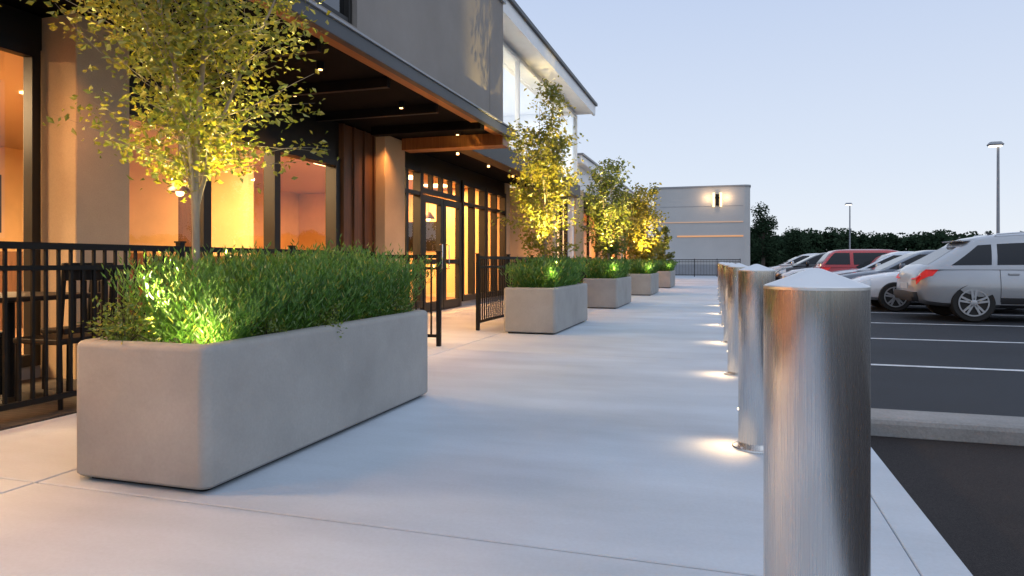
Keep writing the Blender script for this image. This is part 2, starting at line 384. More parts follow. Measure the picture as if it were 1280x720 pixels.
G = 'slender trees growing in the planters'
tree('planter_tree','slender tree in the nearest planter, yellow-green leaves cut by the frame','tree',(-2.60,2.86,.57),3.0,1.0,.86,5,42,66,.039,leaf_a,bark,3,G,r0=.022,split=.27,top=.6,spread=.058)
tree('planter_tree','tall slender tree in the second planter, glowing yellow low in its crown','tree',(-2.60,10.05,.57),3.15,.6,.76,4,34,50,.066,leaf_b,bark,11,G,r0=.022,top=.55,spread=.085)
tree('planter_tree','slim green tree standing in the third planter','tree',(-2.52,15.5,.57),2.75,.5,.78,3,30,54,.085,leaf_d,bark,19,G,r0=.024,top=.45,spread=.10)
tree('planter_tree','small golden lit tree in the fourth planter','tree',(-2.40,21.4,.57),2.9,.45,.98,3,32,60,.105,leaf_y,bark,23,G,r0=.024,top=.5,spread=.10)
tree('planter_tree','conical dark green little tree in the farthest planter','tree',(-2.28,27.4,.57),1.8,.1,.6,2,36,60,.10,leaf_d,bark,29,G,r0=.024,top=.1)

def spikes(label, cx, cy, hx, hy, n, h0, h1, nn, ls, ws, seed, base=.57, name='rosemary'):
    rd = random.Random(seed); P = []; A = []; Ln = []
    nc = max(5, int(hy*9)); cen = [(rd.uniform(-hx,hx), -hy+2*hy*(i+rd.uniform(.2,.8))/nc, rd.uniform(.62,1.0)) for i in range(nc)]
    for i in range(n):
        x = rd.uniform(-hx,hx); y = rd.uniform(-hy,hy)
        # each stem belongs to the mound of its nearest centre: taller in the middle, leaning outwards
        c = min(cen, key=lambda c: (x-c[0])**2+(y-c[1])**2); dx, dy = x-c[0], y-c[1]; dm = math.sqrt(dx*dx+dy*dy)
        h = h0+(h1-h0)*(c[2]*max(0,1-(dm/.45)**2)*.70+.30*rd.random())
        if rd.random() < .04: h *= 1.15
        ex = x/hx; ey = y/hy
        h *= 1-.25*max(0, -ey-.6)/.4
        lx = ex*abs(ex)*.14+dx*1.1+rd.gauss(0,.13); ly = ey*abs(ey)**3*.16+dy*1.1+rd.gauss(0,.13)
        a0 = rd.uniform(0,6)
        for k in range(nn):
            f = .10+.90*(k+rd.random()*.6)/nn
            p = (cx+x+lx*f*f*h*1.2, cy+y+ly*f*f*h*1.2, base+h*f*(1-.1*(lx*lx+ly*ly)))
            a = a0+k*2.4; up = .9+.9*f
            d = (math.cos(a)+lx, math.sin(a)+ly, up); m = math.sqrt(d[0]**2+d[1]**2+d[2]**2); l = ls*(1.15-.4*f)*rd.uniform(.8,1.2)
            P.append((p[0]+d[0]/m*l*.5, p[1]+d[1]/m*l*.5, p[2]+d[2]/m*l*.5)); A.append(d); Ln.append(l)
    Ln = np.array(Ln)
    o = leaf_obj(name, P, A, Ln, np.full(len(Ln), ws), needle)
    tag(o, label, 'plants', kind='stuff'); return o
spikes('spiky green rosemary-like planting filling the nearest planter', -2.475, 3.58, .27, .98, 2200, .22, .57, 20, .050, .0088, 1)
def shrub(label, c, r, n, ls, seed, mat=hedge, name='leafy_shrub', group=None):
    rd = random.Random(seed); t = thing(name, label, 'shrub', c, group=group); P = []; A = []; st = MB()
    for j in range(26):
        a = rd.uniform(0,6.28); el = rd.uniform(.1,1.4); L = rd.uniform(.6,1.05)
        d = Vector((math.cos(a)*math.cos(el)*r[0], math.sin(a)*math.cos(el)*r[1], math.sin(el)*r[2]))*L
        c0 = Vector(c); st.tube([c0, c0+d*.5+Vector((0,0,.04)), c0+d], [.004,.003,.0015], 4)
        for k in range(n//26):
            u = rd.random()**.6; p = c0+d*u+Vector((0,0,.16*u*(1-u)))+Vector((rd.gauss(0,.022),rd.gauss(0,.022),rd.gauss(0,.022)))*(r[2]/.2)
            P.append(p); A.append((d.x+rd.gauss(0,.2), d.y+rd.gauss(0,.2), d.z+rd.gauss(0,.2)))
    st.build('stem', darkbark, t, recalc=False)
    ln = ls*rng.uniform(.7,1.25,len(P)); leaf_obj('foliage', P, A, ln, ln*.5, mat, t); return t
shrub('low leafy shrub spilling over the left near corner of the nearest planter', (-2.71,2.53,.60), (.20,.16,.24), 1100, .024, 5)
shrub('low leafy shrub on the walkway edge of the nearest planter, before its middle', (-2.20,2.90,.58), (.13,.18,.15), 750, .022, 6)
shrub('rounded leafy shrub midway along the walkway side of the nearest planter', (-2.20,3.45,.58), (.13,.30,.17), 900, .022, 7)
shrub('leafy shrub hugging the far right end of the nearest planter', (-2.26,4.28,.58), (.15,.26,.26), 1200, .024, 8)
pl = ['bright green tufty planting in the second planter','green tufty planting in the third planter','green tufty planting in the fourth planter','green tufty planting in the farthest planter']
for i in range(1,5):
    spikes(pl[i-1], plist[i][0], plist[i][1], .30, 1.03, [1100,700,480,340][i-1], .22, .54, 10, .08+.015*i, .015+.006*i, 40+i, name='tufted_plants')

def uplight(x, y, z, tgt, power, col, spot, lab, blend=.8, size=.02):
    t = thing('garden_spotlight', lab, 'spotlight', (x,y,z))
    d = (Vector(tgt)-Vector((x,y,z))).normalized(); c = Vector((x,y,z))
    MB().tube([(x,y,.56), c+Vector((0,0,.01))], .004, 6).build('stake', blackm, t)
    MB().tube([c+Vector((0,0,.01)), c+Vector((0,0,.01))+d*.02], .009, 12).build('housing', blackm, t)
    MB().tube([c+Vector((0,0,.01))+d*.0205, c+Vector((0,0,.01))+d*.022], .007, 12).build('lens', lensm, t)
    lamp('SPOT', c+Vector((0,0,.01))+d*.03, power, col, size, spot, tgt, blend)
YG = (1,.88,.36)
uplight(-2.50,2.46,.60, (-2.58,2.78,2.2), 230, (1,.80,.34), 44, 'small black spotlight at the walkway side of the nearest tree', 1, .03)
uplight(-2.75,3.30,1.0, (-2.6,2.8,2.1), 380, (1,.76,.28), 80, 'small black spotlight at the window side of the nearest tree')
uplight(-2.27,2.455,.60, (-2.48,3.00,.97), 20, YG, 170, 'small black spotlight at the near end of the front planter', 1, .06)
for i, n_ in enumerate(('second','third','fourth','farthest')):
    x, y = plist[i+1][:2]
    uplight(x+.30,y-.85,.95, (x-.02,y-.05,2.45), [1100,900,1100,160][i], (1,.72,.23), 70, 'small black spotlight under the tree of the %s planter' % n_)
    lamp('POINT', (x+.28,y-.98,.86), 5, YG, .04)

# ------------------------------------------------------------ fences
def fence(label, p0, p1, h=1.1, post=1.55, gap=.095):
    a = Vector((*p0,0)); b = Vector((*p1,0)); d = (b-a); Ln = d.length; d.normalize()
    t = thing('metal_fence', label, 'fence', a); ang = math.atan2(d.y, d.x); t.rotation_euler = (0,0,ang)
    np_ = max(1, round(Ln/post))
    for i in range(np_+1):
        x = Ln*i/np_; p = MB().box(x-.025,x+.025,-.025,.025,0,h+.03).build('post', blackm, t, local=True, bevel=.004)
        MB().box(x-.032,x+.032,-.032,.032,h+.03,h+.042).build('post_cap', blackm, p, local=True)
    for z, s in ((h-.02,.022),(h-.16,.016),(.12,.018)):
        for i in range(np_): MB().box(Ln*i/np_+.025,Ln*(i+1)/np_-.025,-s,s,z-s,z+s).build('rail', blackm, t, local=True)
    for i in range(np_):
        m = MB(); x0 = Ln*i/np_; x1 = Ln*(i+1)/np_; n = int((x1-x0)/gap)
        for k in range(1, n): x = x0+(x1-x0)*k/n; m.box(x-.009,x+.009,-.009,.009,.138,h-.042)
        m.build('picket_panel', blackm, t, local=True)
    return t
fence('black metal picket fence at the left edge, in front of the patio tables', (-4.15,-1.5), (-4.15,7.35), 1.12, 1.55, .082)
fence('short black fence panel closing the patio just before the entrance', (-4.10,7.42), (-3.22,7.42), 1.08, .88)
fence('black metal fence beyond the entrance gap, behind the second planter', (-3.42,9.3), (-3.42,19.5), 1.08)
fence('far black fence along the shop fronts beyond the third planter', (-3.42,20.3), (-3.42,41), 1.08, 2.4)
fence('black fence closing the far end of the walkway before the grey block', (-3.3,46.5), (1.0,46.5), 1.15, 1.4)

# ------------------------------------------------------------ restaurant
XF = -5.6
rest = thing('restaurant_building','tan stucco restaurant with warm lit windows and long dark canopy','building',(XF,5,0))
def bx(name, mat, parent, *a, bevel=.0, **k): return MB().box(*a).build(name, mat, parent, bevel=bevel, **k)
def window(root, X, y0, y1, z0, z1, my=(), mz=(), fw=.06, dp=.10, mat=framem, gm=pane, name='window', handle=None):
    m = MB()
    m.box(X-dp/2,X+dp/2,y0,y0+fw,z0,z1); m.box(X-dp/2,X+dp/2,y1-fw,y1,z0,z1)
    d = dp/2-.004
    m.box(X-d,X+d,y0+fw,y1-fw,z0,z0+fw*1.3); m.box(X-d,X+d,y0+fw,y1-fw,z1-fw,z1)
    for y in my: m.box(X-d+.002,X+d-.002,y-fw/2,y+fw/2,z0+fw*1.3,z1-fw)
    for z in mz: m.box(X-d+.004,X+d-.006,y0+fw,y1-fw,z-fw*.35,z+fw*.35)
    f = m.build(name, mat, root)
    MB().quad((X-.004,y0+fw,z0+fw),(X-.004,y1-fw,z0+fw),(X-.004,y1-fw,z1-fw),(X-.004,y0+fw,z1-fw)).build('pane', gm, f, recalc=False)
    return f
HD = 2.8
window(rest, XF, .2, 4.33, .12, HD, my=(1.6,3.0), fw=.075)
window(rest, XF, 4.93, 9.0, .12, 2.55, my=(6.25,7.5), fw=.12, dp=.18)
window(rest, XF, 10.78, 11.95, .12, HD, my=(11.3,), mz=(2.3,), fw=.10, dp=.16)
for y0, y1 in ((11.98,12.98),(13.0,14.0)):
    d = window(rest, XF+.02, y0, y1, .02, 2.3, mz=(1.0,), fw=.14, dp=.10, name='door')
    hy = y1-.17 if y0 < 12.5 else y0+.17
    MB().tube([(XF+.06,hy,.85),(XF+.12,hy,.85),(XF+.12,hy,1.35),(XF+.06,hy,1.35)], .013, 8).build('handle', chrome, d)
window(rest, XF, 11.98, 14.0, 2.33, HD, my=(12.49,12.99,13.5), fw=.08)
window(rest, XF, 14.05, 15.6, .12, HD, my=(14.8,), mz=(2.3,), fw=.10, dp=.16)
window(rest, XF, 15.63, 17.2, .12, HD, my=(16.4,), mz=(2.3,), fw=.10, dp=.16)
for a, b in ((.15,4.35),(4.92,9.0),(10.76,11.96),(14.04,17.2)):
    bx('base_wall', greytrim, rest, XF-.12, XF+.02, a, b, 0, .118)
bx('header_band', framem, rest, XF-.12, XF+.03, .15, 4.355, HD+.003, 3.09)
bx('header_band', framem, rest, XF-.12, XF+.06, 4.905, 9.0, 2.553, 3.09)
bx('header_band', framem, rest, XF-.12, XF+.03, 10.76, 17.2, HD+.003, 3.09)
bx('pier', stucco, rest, XF-.2, XF+.41, 4.36, 4.90, 0, 3.09, bevel=.012)
bx('pier', stucco, rest, XF-.2, XF+.30, 10.02, 10.75, 0, 3.09, bevel=.012)
bx('wall', stucco, rest, XF-.2, XF+.30, -2.1, .13, 0, 3.09)  # unseen proud wall, added so the near bollard mirrors an orange streak
bx('wall', stucco, rest, XF-.2, XF+.02, -4, -2.12, 0, 3.09)
bx('wall', stucco, rest, XF-.2, XF+.06, 17.22, 17.58, 0, 3.09)
bx('wood_panel', woodm, rest, XF-.12, XF+.10, 9.02, 10.0, 0, 3.085)
for y in (9.02, 9.33, 9.65, 9.96): bx('batten', woodm, rest, XF+.10, XF+.135, y, y+.04, 0, 3.08)
# canopy
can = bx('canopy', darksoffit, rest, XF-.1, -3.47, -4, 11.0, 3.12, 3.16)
bx('fascia', fasciam, can, -3.467, -3.38, -4, 11.06, 3.06, 3.20, bevel=.006)
bx('fascia', greytrim, can, -3.6, -3.36, -4, 11.08, 3.203, 3.225)
bx('painted_glow_strip', glow_brown, can, -3.62, -3.472, 4.0, 10.6, 3.085, 3.1)  # orange colour paints the warm light along the canopy's underside edge
for y in (.2,3.0,5.6,7.0,8.4): bx('beam', blackm, can, XF+.06, -3.68, y, y+.07, 3.0, 3.117)
bx('beam', glow_brown, can, XF+.3, -3.47, 10.62, 10.95, 2.92, 3.117)
bx('beam', darksoffit, can, XF+.3, -3.47, 9.55, 9.72, 2.99, 3.117)
spots_ = [(-4.1,.6,150),(-4.1,1.7,150),(-4.1,2.8,110),(-4.75,3.95,75),(-4.1,6.3,120),(-5.05,7.2,110),(-4.1,8.2,130),(-4.1,10.2,120),(-5.1,9.9,90),(-4.75,-.2,950),(-4.75,-1.0,950),(-4.75,-1.8,800)]  # last three are out of view, added to wash the wall mirrored in the bollard
for x, y, p in spots_:
    o = MB().lathe([(.036,3.045),(.044,3.05),(.044,3.119)], 16, (x,y,0)).build('downlight', blackm, rest, smooth=40)
    MB().lathe([(.022,3.038),(.022,3.0445)], 16, (x,y,0)).build('lens', bulbm, o)
    tx = x-1.0 if y < 0 else (x+.45 if y < 3 else x-.1)
    lamp('SPOT', (x,y,3.028), p, (1,.36,.08) if y < 0 else (1,.42,.12), .04, 100 if y < 0 else 110, (tx,y,0 if y > 0 else .4), .8)
# upper storey
XU = -3.6; ZU = 3.228
bx('upper_wall', stucco_up, rest, XU-.4, XU, 6.2, 10.34, ZU, 5.4)
bx('upper_wall', stucco_up, rest, XU-.4, XU-.005, 10.37, 11.05, ZU, 5.4)
bx('upper_wall', stucco_up, rest, XU-.4, XU, -4, 4.3, ZU, 5.4)
bx('upper_wall', stucco_up, rest, XU-.4, XU, 4.3, 6.2, ZU, 3.4); bx('upper_wall', stucco_up, rest, XU-.4, XU, 4.3, 6.2, 5.0, 5.4)
window(rest, XU-.1, 4.32, 6.18, 3.403, 4.997, my=(5.25,), gm=darkglass)
bx('side_wall', stucco_up, rest, -10, XU-.403, 10.9, 11.045, 3.165, 5.4)
bx('parapet_cap', greytrim, rest, XU-.45, XU+.04, -4, 11.08, 5.403, 5.46)
bx('roof', greytrim, rest, -12.4, XU-.403, -4, 10.89, 3.8, 3.9)
bx('side_wall', stucco_up, rest, -12.4, XU-.403, -4.0, -3.8, 3.17, 5.4)
# interior
bx('interior_floor', intfloor, rest, -12.2, XF-.13, -4, 17.5, -.02, .03)
bx('interior_ceiling', intceil, rest, -12.2, XF-.13, -4, 17.5, 3.0, 3.07)
bx('interior_wall', intwall, rest, -12.2, -12.0, -4, 17.5, .03, 3.0)
bx('interior_wall', intwall, rest, -11.99, XF-.21, 17.3, 17.5, .03, 2.99)
bx('interior_wall', intwall, rest, -11.99, XF-.21, -4, -3.8, .03, 2.99)
bx('interior_wall', intwall, rest, -11.99, -7.6, 4.5, 4.65, .03, 2.99)
bx('interior_wall', intwall, rest, -11.99, -8.2, 10.3, 10.45, .03, 2.99)
bx('wainscot', woodm, rest, -11.995, -11.94, -3.7, 17.2, .03, 1.0)
bx('wainscot', woodm, rest, -11.9, -8.21, 10.25, 10.298, .03, 1.1)
bx('wainscot', woodm, rest, -11.9, -7.61, 4.45, 4.498, .03, 1.05)
bx('back_shelf', woodm, rest, -10.2, -9.8, 5.5, 9.6, .03, 1.15, bevel=.01)
bx('back_shelf', woodm, rest, -8.9, -8.4, 12.5, 15.6, .03, 1.1, bevel=.01)
bx('menu_board', framem, rest, -11.99, -11.93, 6.2, 8.6, 1.5, 2.5)
bx('picture_frame', framem, rest, -9.9, -8.9, 4.44, 4.497, 1.4, 2.2)
bx('picture_frame', framem, rest, -8.9, -7.4, 17.25, 17.297, 1.3, 2.1)
for y in (6.9, 8.6, 15.0): bx('interior_column', woodm, rest, -8.15, -7.9, y, y+.25, .03, 2.99)
cpan = emit('ceiling_panel', (1,.64,.30), 6)
for (x,y,p,c) in ((-7.4,.6,480,CREAM),(-8.2,3.2,460,CREAM),(-7.6,6.2,480,CREAM),(-7.2,8.9,400,ROOM),(-7.6,12.2,240,WARM),(-7.2,14.6,230,WARM),(-7.2,16.4,230,WARM)):
    o = bx('ceiling_light', cpan, rest, x-.3, x+.3, y-.3, y+.3, 2.975, 2.997)
    lamp('AREA', (x,y,2.95), p, c, 1.0)
def pendant(x, y, z, lab):
    t = thing('pendant_lamp', lab, 'lamp', (x,y,z), group='pendant lamps inside the restaurant')
    MB().tube([(x,y,z+.16),(x,y,3.0)], .006, 6).build('cord', blackm, t)
    MB().lathe([(.02,z+.17),(.06,z+.15),(.15,z+.02),(.155,z)], 20, (x,y,0)).build('lamp_shade', woodm, t, smooth=50)
    MB().lathe([(.01,z-.06),(.04,z-.045),(.052,z-.01),(.04,z+.03),(.01,z+.05)], 14, (x,y,0)).build('bulb', bulbm, t, smooth=80)
for i, (x,y,z) in enumerate(((-6.5,3.7,2.15),(-7.2,2.9,2.3),(-6.6,5.9,1.9),(-6.7,7.1,1.9),(-6.6,12.2,2.0),(-6.6,14.6,2.0))):
    pendant(x,y,z, ['pendant lamp nearest the glass behind the leftmost window','pendant lamp deeper in the room behind the leftmost window','pendant lamp behind the first pane past the near tan pier','pendant lamp behind the middle pane past the near tan pier','pendant lamp glowing inside left of the entrance doors','pendant lamp glowing inside right of the entrance doors'][i])

# ------------------------------------------------------------ patio and dining furniture
dwood = M('dark_chair', (.011,.007,.0055), .5, var=.25, scale=10, spec=.3)
def chair(label, loc, rz, hs=.46, hb=.95):
    t = thing('patio_chair', label, 'chair', loc, rz)
    MB().box(-.21,.21,-.21,.21,hs-.03,hs+.01).build('seat', dwood, t, local=True, bevel=.01)
    for x in (-.19,.19):
        MB().tube([(x,.19,0),(x,.185,hs-.03)], .016, 8).build('leg', blackm, t, local=True)
        MB().tube([(x,-.20,0),(x,-.19,hs),(x,-.235,hb-.02)], .016, 8).build('leg', blackm, t, local=True)
    m = MB(); m.box(-.2,.2,-.245,-.215,hb-.12,hb)
    for k in range(4): m.box(-.14+.08*k,-.10+.08*k,-.235,-.215,hs+.06,hb-.12)
    m.box(-.18,.18,-.225,-.2,hs+.04,hs+.08); m.build('backrest', dwood, t, local=True, bevel=.006)
    return t
def table(label, loc, w=.7):
    t = thing('patio_table', label, 'table', loc)
    MB().box(-w/2,w/2,-w/2,w/2,.72,.755).build('table_top', dwood, t, local=True, bevel=.008)
    MB().tube([(0,0,.02),(0,0,.72)], .035, 12).build('pedestal', blackm, t, local=True)
    MB().lathe([(.24,0),(.24,.012),(.05,.03)], 24).build('base', blackm, t, local=True)
    return t
table('dark square patio table behind the fence at the left edge', (-4.85,3.55,.012), .8)
table('dark patio table further along, hidden behind the near planter greenery', (-4.85,6.0,.012))
chair('dark patio chair at the left table, nearest the camera', (-4.85,2.95,.012), 0)
chair('dark patio chair on the far side of the left table', (-4.85,4.15,.012), R(180))
chair('dark patio chair between left table and window', (-5.32,3.5,.012), R(-90), .46, 1.05)
chair('dark patio chair with its back to the fence at the left table', (-4.42,3.62,.012), R(90), .46, .98)
chair('dark patio chair at the near side of the hidden table', (-4.85,5.3,.012), 0)
for i, (x,y) in enumerate(((-6.7,3.3),(-6.7,6.4),(-6.8,8.0))):
    l = ['behind the leftmost window','behind the middle window','beside the brown wood panel'][i]
    table('dining table inside the restaurant '+l, (x,y,.03))
    chair('dining chair inside the restaurant, near side of the table '+l, (x,y-.7,.03), 0, .46, 1.0)
    chair('dining chair inside the restaurant, far side of the table '+l, (x,y+.7,.03), R(180), .46, 1.0)

# ------------------------------------------------------------ second building
shop = thing('shop_building','shop with tall pale glass clerestory under a white overhanging roof','building',(-4.3,16,0))
window(shop, -4.3, 11.10, 20.3, 3.33, 5.42, my=(14.2,17.3), mat=whitem, gm=skyglass, fw=.06)
rf = bx('roof', whitem, shop, -8.5, -3.84, 11.1, 20.6, 5.52, 5.60)
bx('fascia', whitem, rf, -3.837, -3.76, 11.08, 20.64, 5.47, 5.76)
bx('fascia', whitem, rf, -8.5, -3.84, 11.09, 11.097, 5.40, 5.76)
bx('roof_edge', fasciam, rf, -8.5, -3.70, 11.06, 20.7, 5.763, 5.84)
bx('side_wall', whitem, shop, -8.5, -4.36, 20.1, 20.3, 0, 5.5)
bx('side_wall', stucco_up, shop, -8.5, -4.36, 11.1, 11.25, 3.33, 5.5)
bx('head_wall', whitem, shop, -4.4, -4.3, 11.1, 20.3, 5.423, 5.517)
bx('back_wall', whitem, shop, -6.9, -6.7, 11.3, 20.0, 3.33, 5.5)
bx('upper_floor', whitem, shop, -6.69, -4.36, 11.3, 20.0, 3.33, 3.4)
for y in (12.6,15.6,18.6): lamp('AREA', (-5.5,y,5.4), 110, (1,.9,.75), 1.2)
bx('sign_band', framem, shop, -4.5, -4.2, 11.1, 20.5, 2.95, 3.32)
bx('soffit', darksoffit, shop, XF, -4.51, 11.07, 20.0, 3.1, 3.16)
bx('column', stucco, shop, -5.58, -4.35, 17.6, 18.0, 0, 2.945)
window(shop, -4.55, 18.02, 20.08, .12, 2.94, my=(18.7,19.4), mz=(2.3,), fw=.08)
for y in (12.2,14.0,15.8):
    o = MB().lathe([(.025,3.06),(.025,3.097)], 14, (-4.9,y,0)).build('downlight', bulbm, shop); lamp('SPOT', (-4.9,y,3.03), 120, (1,.42,.12), .04, 120, (-4.8,y,0), .7)
bx('interior_wall', intwall, shop, -8.3, -8.2, 17.7, 20.0, 0, 2.9)
bx('interior_ceiling', intceil, shop, -8.2, -4.62, 18.0, 20.0, 2.96, 3.05)
lamp('AREA', (-6.2,19,2.85), 260, ROOM, .8)

# ------------------------------------------------------------ third building, a row of low shops
row = thing('low_shop_row','low shop row with white cornice and warm windows beyond the glass clerestory','building',(-4.5,30,0))
awn = M('awning_cloth', (.05,.03,.028), .8)
for i, (a,b) in enumerate(((20.75,22.0),(25.6,26.4),(30.4,31.2),(35.2,36),(39.8,42))):
    bx('pier', stucco, row, -4.9, -4.4, a, b, 0, 3.3)
for a, b in ((22.02,25.58),(26.42,30.38),(31.22,35.18),(36.02,39.78)):
    window(row, -4.6, a, b, .15, 2.75, my=((a+b)/2,), mz=(2.2,), fw=.08)
    bx('header_band', framem, row, -4.85, -4.45, a, b, 2.753, 3.3)
    m = MB(); m.add([(-4.44,a+.1,3.1),(-3.7,a+.1,2.7),(-3.7,b-.1,2.7),(-4.44,b-.1,3.1),(-4.44,a+.1,3.06),(-3.74,a+.1,2.62),(-3.74,b-.1,2.62),(-4.44,b-.1,3.06)], [(0,1,2,3),(7,6,5,4),(0,4,5,1),(1,5,6,2),(2,6,7,3),(3,7,4,0)])
    m.build('awning', awn, row)
    lamp('AREA', (-6.2,(a+b)/2,2.9), 420, WARM, 1.2)
    lamp('SPOT', (-4.1,(a+b)/2,2.6), 130, WARM, .05, 130, (-4.0,(a+b)/2,0), .8)
bx('upper_wall', whitem, row, -4.9, -4.42, 20.72, 42, 3.303, 4.05)
bx('cornice', whitem, row, -4.95, -4.2, 20.72, 42.1, 4.053, 4.3, bevel=.02)
bx('parapet_cap', greytrim, row, -5.0, -4.15, 20.70, 42.15, 4.303, 4.36)
bx('interior_wall', intwall, row, -8.6, -8.5, 20.7, 42, 0, 3.2); bx('interior_ceiling', intceil, row, -8.5, -4.91, 20.7, 42, 3.2, 3.28); bx('interior_floor', intfloor, row, -8.5, -4.7, 20.7, 42, -.02, .03)
bx('side_wall', whitem, row, -8.5, -4.91, 41.8, 42, 0, 4.0)

# ------------------------------------------------------------ end block
endb = thing('block_building','plain grey rendered block with a wall lamp at the far end of the walkway','building',(-1.5,52,0))
MB().loft([rrect(-4.9,1.75,50,60,.45,-.15,8), rrect(-4.9,1.75,50,60,.45,6.25,8)]).build('wall', endwall, endb, smooth=40)
MB().loft([rrect(-4.95,1.80,49.95,60.05,.48,6.253,8), rrect(-4.95,1.80,49.95,60.05,.48,6.36,8)]).build('parapet_cap', greytrim, endb, smooth=40)
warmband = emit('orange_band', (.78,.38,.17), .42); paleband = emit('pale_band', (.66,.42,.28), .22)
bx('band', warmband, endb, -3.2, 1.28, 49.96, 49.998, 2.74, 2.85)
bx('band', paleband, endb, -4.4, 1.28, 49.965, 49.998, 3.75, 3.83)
bx('band', greytrim, endb, -4.4, 1.28, 49.985, 49.998, 4.9, 4.93)
bx('plinth', greytrim, endb, -4.4, 1.28, 49.96, 49.998, -.1, .8)
wl = thing('wall_lamp','lit double bar wall lamp near the top of the grey end block','lamp',(-.45,49.9,5.2))
glowb = emit('wall_lens', (1,.72,.36), 2.0)
bx('back_plate', blackm, wl, -.56, -.34, 49.90, 49.995, 4.95, 5.75)
for x in (-.76,-.28): bx('light_bar', glowb, wl, x, x+.14, 49.85, 49.99, 4.85, 5.85)
bx('crossbar', blackm, wl, -.615, -.285, 49.84, 49.895, 5.42, 5.54)
lamp('POINT', (-1.1,49.6,5.5), 24, WARM2, .1); lamp('POINT', (.2,49.6,5.5), 24, WARM2, .1)

# ------------------------------------------------------------ street lamps
def street_lamp(label, x, y, h=7.0, flip=-1):
    t = thing('street_lamp', label, 'street lamp', (x,y,-.12), group='parking lot lamps')
    MB().lathe([(.3,0),(.3,.6),(.28,.62),(0,.62)], 20).build('foundation', kerbmat, t, local=True, smooth=40)
    MB().tube([(0,0,.62),(0,0,h-.1)], [.085,.06], 12).build('pole', greytrim, t, local=True, smooth=60)
    MB().tube([(0,0,h-.12),(flip*.1,0,h-.04)], .035, 8).build('arm', greytrim, t, local=True)
    hd = MB().loft([rrect(flip*.12-.32,flip*.12+.32,-.2,.2,.12,h-.06), rrect(flip*.12-.36,flip*.12+.36,-.24,.24,.14,h), rrect(flip*.12-.25,flip*.12+.25,-.16,.16,.1,h+.13)]).build('lamp_head', greytrim, t, local=True, smooth=40)
    MB().loft([rrect(flip*.12-.27,flip*.12+.27,-.16,.16,.1,h-.12), rrect(flip*.12-.27,flip*.12+.27,-.16,.16,.1,h-.062)]).build('lens', poleLens, hd, local=True)
street_lamp('tall lamp post at the right, above the silver car', 13.35, 40.5, 7.1)
street_lamp('small distant lamp post left of the tall one, before the tree line', 12.5, 78, 7.1)

# ------------------------------------------------------------ cars
def paint(name, col, metal=.35, rough=.34): 
    return M('paint_'+name, col, rough, metal=metal, var=.03, scale=2, coat=.9)
def interp(tab, x):
    if x <= tab[0][0]: return tab[0][1:]
    for a, b in zip(tab, tab[1:]):
        if x <= b[0]:
            f = (x-a[0])/(b[0]-a[0]); return tuple(p+(q-p)*f for p, q in zip(a[1:], b[1:]))
    return tab[-1][1:]
SUV = dict(L=4.6, st=[(0,.66,.46,.66),(.03,.75,.40,.80),(.09,.83,.35,.95),(.2,.89,.31,1.04),(.45,.93,.28,1.07),(1.0,.95,.26,1.05),(2.2,.945,.26,1.0),(3.3,.945,.26,.985),(3.6,.935,.26,1.0),(4.0,.91,.27,.95),(4.35,.85,.29,.87),(4.52,.76,.33,.76),(4.6,.66,.39,.64)],
  gh=[(.97,.14,3.72,.91,.18),(1.08,.24,3.50,.895,.23),(1.22,.42,3.22,.86,.26),(1.38,.64,2.92,.795,.29),(1.50,.82,2.66,.735,.31),(1.58,.90,2.45,.68,.31),(1.63,1.06,2.3,.58,.28),(1.658,1.35,2.1,.42,.2),(1.664,1.6,1.95,.2,.1)],
  wr=.36, wx=(.92,3.62), z0=1.06, z1=1.47, sw=[(.12,.25,.30,.31),(.325,.335,.60,.585),(.62,.605,.95,.86)], rails=True, warp=.09)
SEDAN = dict(L=4.6, st=[(0,.70,.42,.80),(.06,.80,.34,.92),(.3,.87,.28,.96),(.8,.89,.24,.95),(1.4,.90,.22,.90),(2.6,.90,.22,.88),(3.2,.895,.22,.89),(3.7,.88,.23,.84),(4.2,.83,.25,.75),(4.48,.74,.30,.64),(4.6,.6,.36,.54)],
  gh=[(.86,.75,3.45,.84,.14),(.95,.95,3.22,.82,.16),(1.2,1.32,2.75,.72,.18),(1.34,1.58,2.45,.63,.18),(1.39,1.72,2.3,.54,.18),(1.415,1.85,2.15,.3,.12)],
  wr=.33, wx=(.95,3.7), z0=.93, z1=1.30, sw=[(.10,.24,.48,.48),(.51,.51,.90,.76)], rails=False)
HATCH = dict(L=4.2, st=[(0,.72,.40,.74),(.05,.80,.33,.92),(.2,.86,.27,.98),(.8,.885,.24,.97),(2.0,.885,.23,.95),(2.9,.88,.23,.96),(3.3,.865,.23,.94),(3.75,.82,.26,.85),(4.05,.74,.30,.74),(4.2,.62,.36,.6)],
  gh=[(.93,.08,3.5,.845,.14),(1.05,.15,3.25,.83,.16),(1.34,.36,2.7,.73,.18),(1.46,.5,2.4,.65,.18),(1.50,.65,2.2,.55,.18),(1.52,.95,1.9,.3,.12)],
  wr=.32, wx=(.75,3.4), z0=1.02, z1=1.40, sw=[(.04,.12,.26,.26),(.29,.29,.60,.58),(.63,.61,.95,.85)], rails=False)

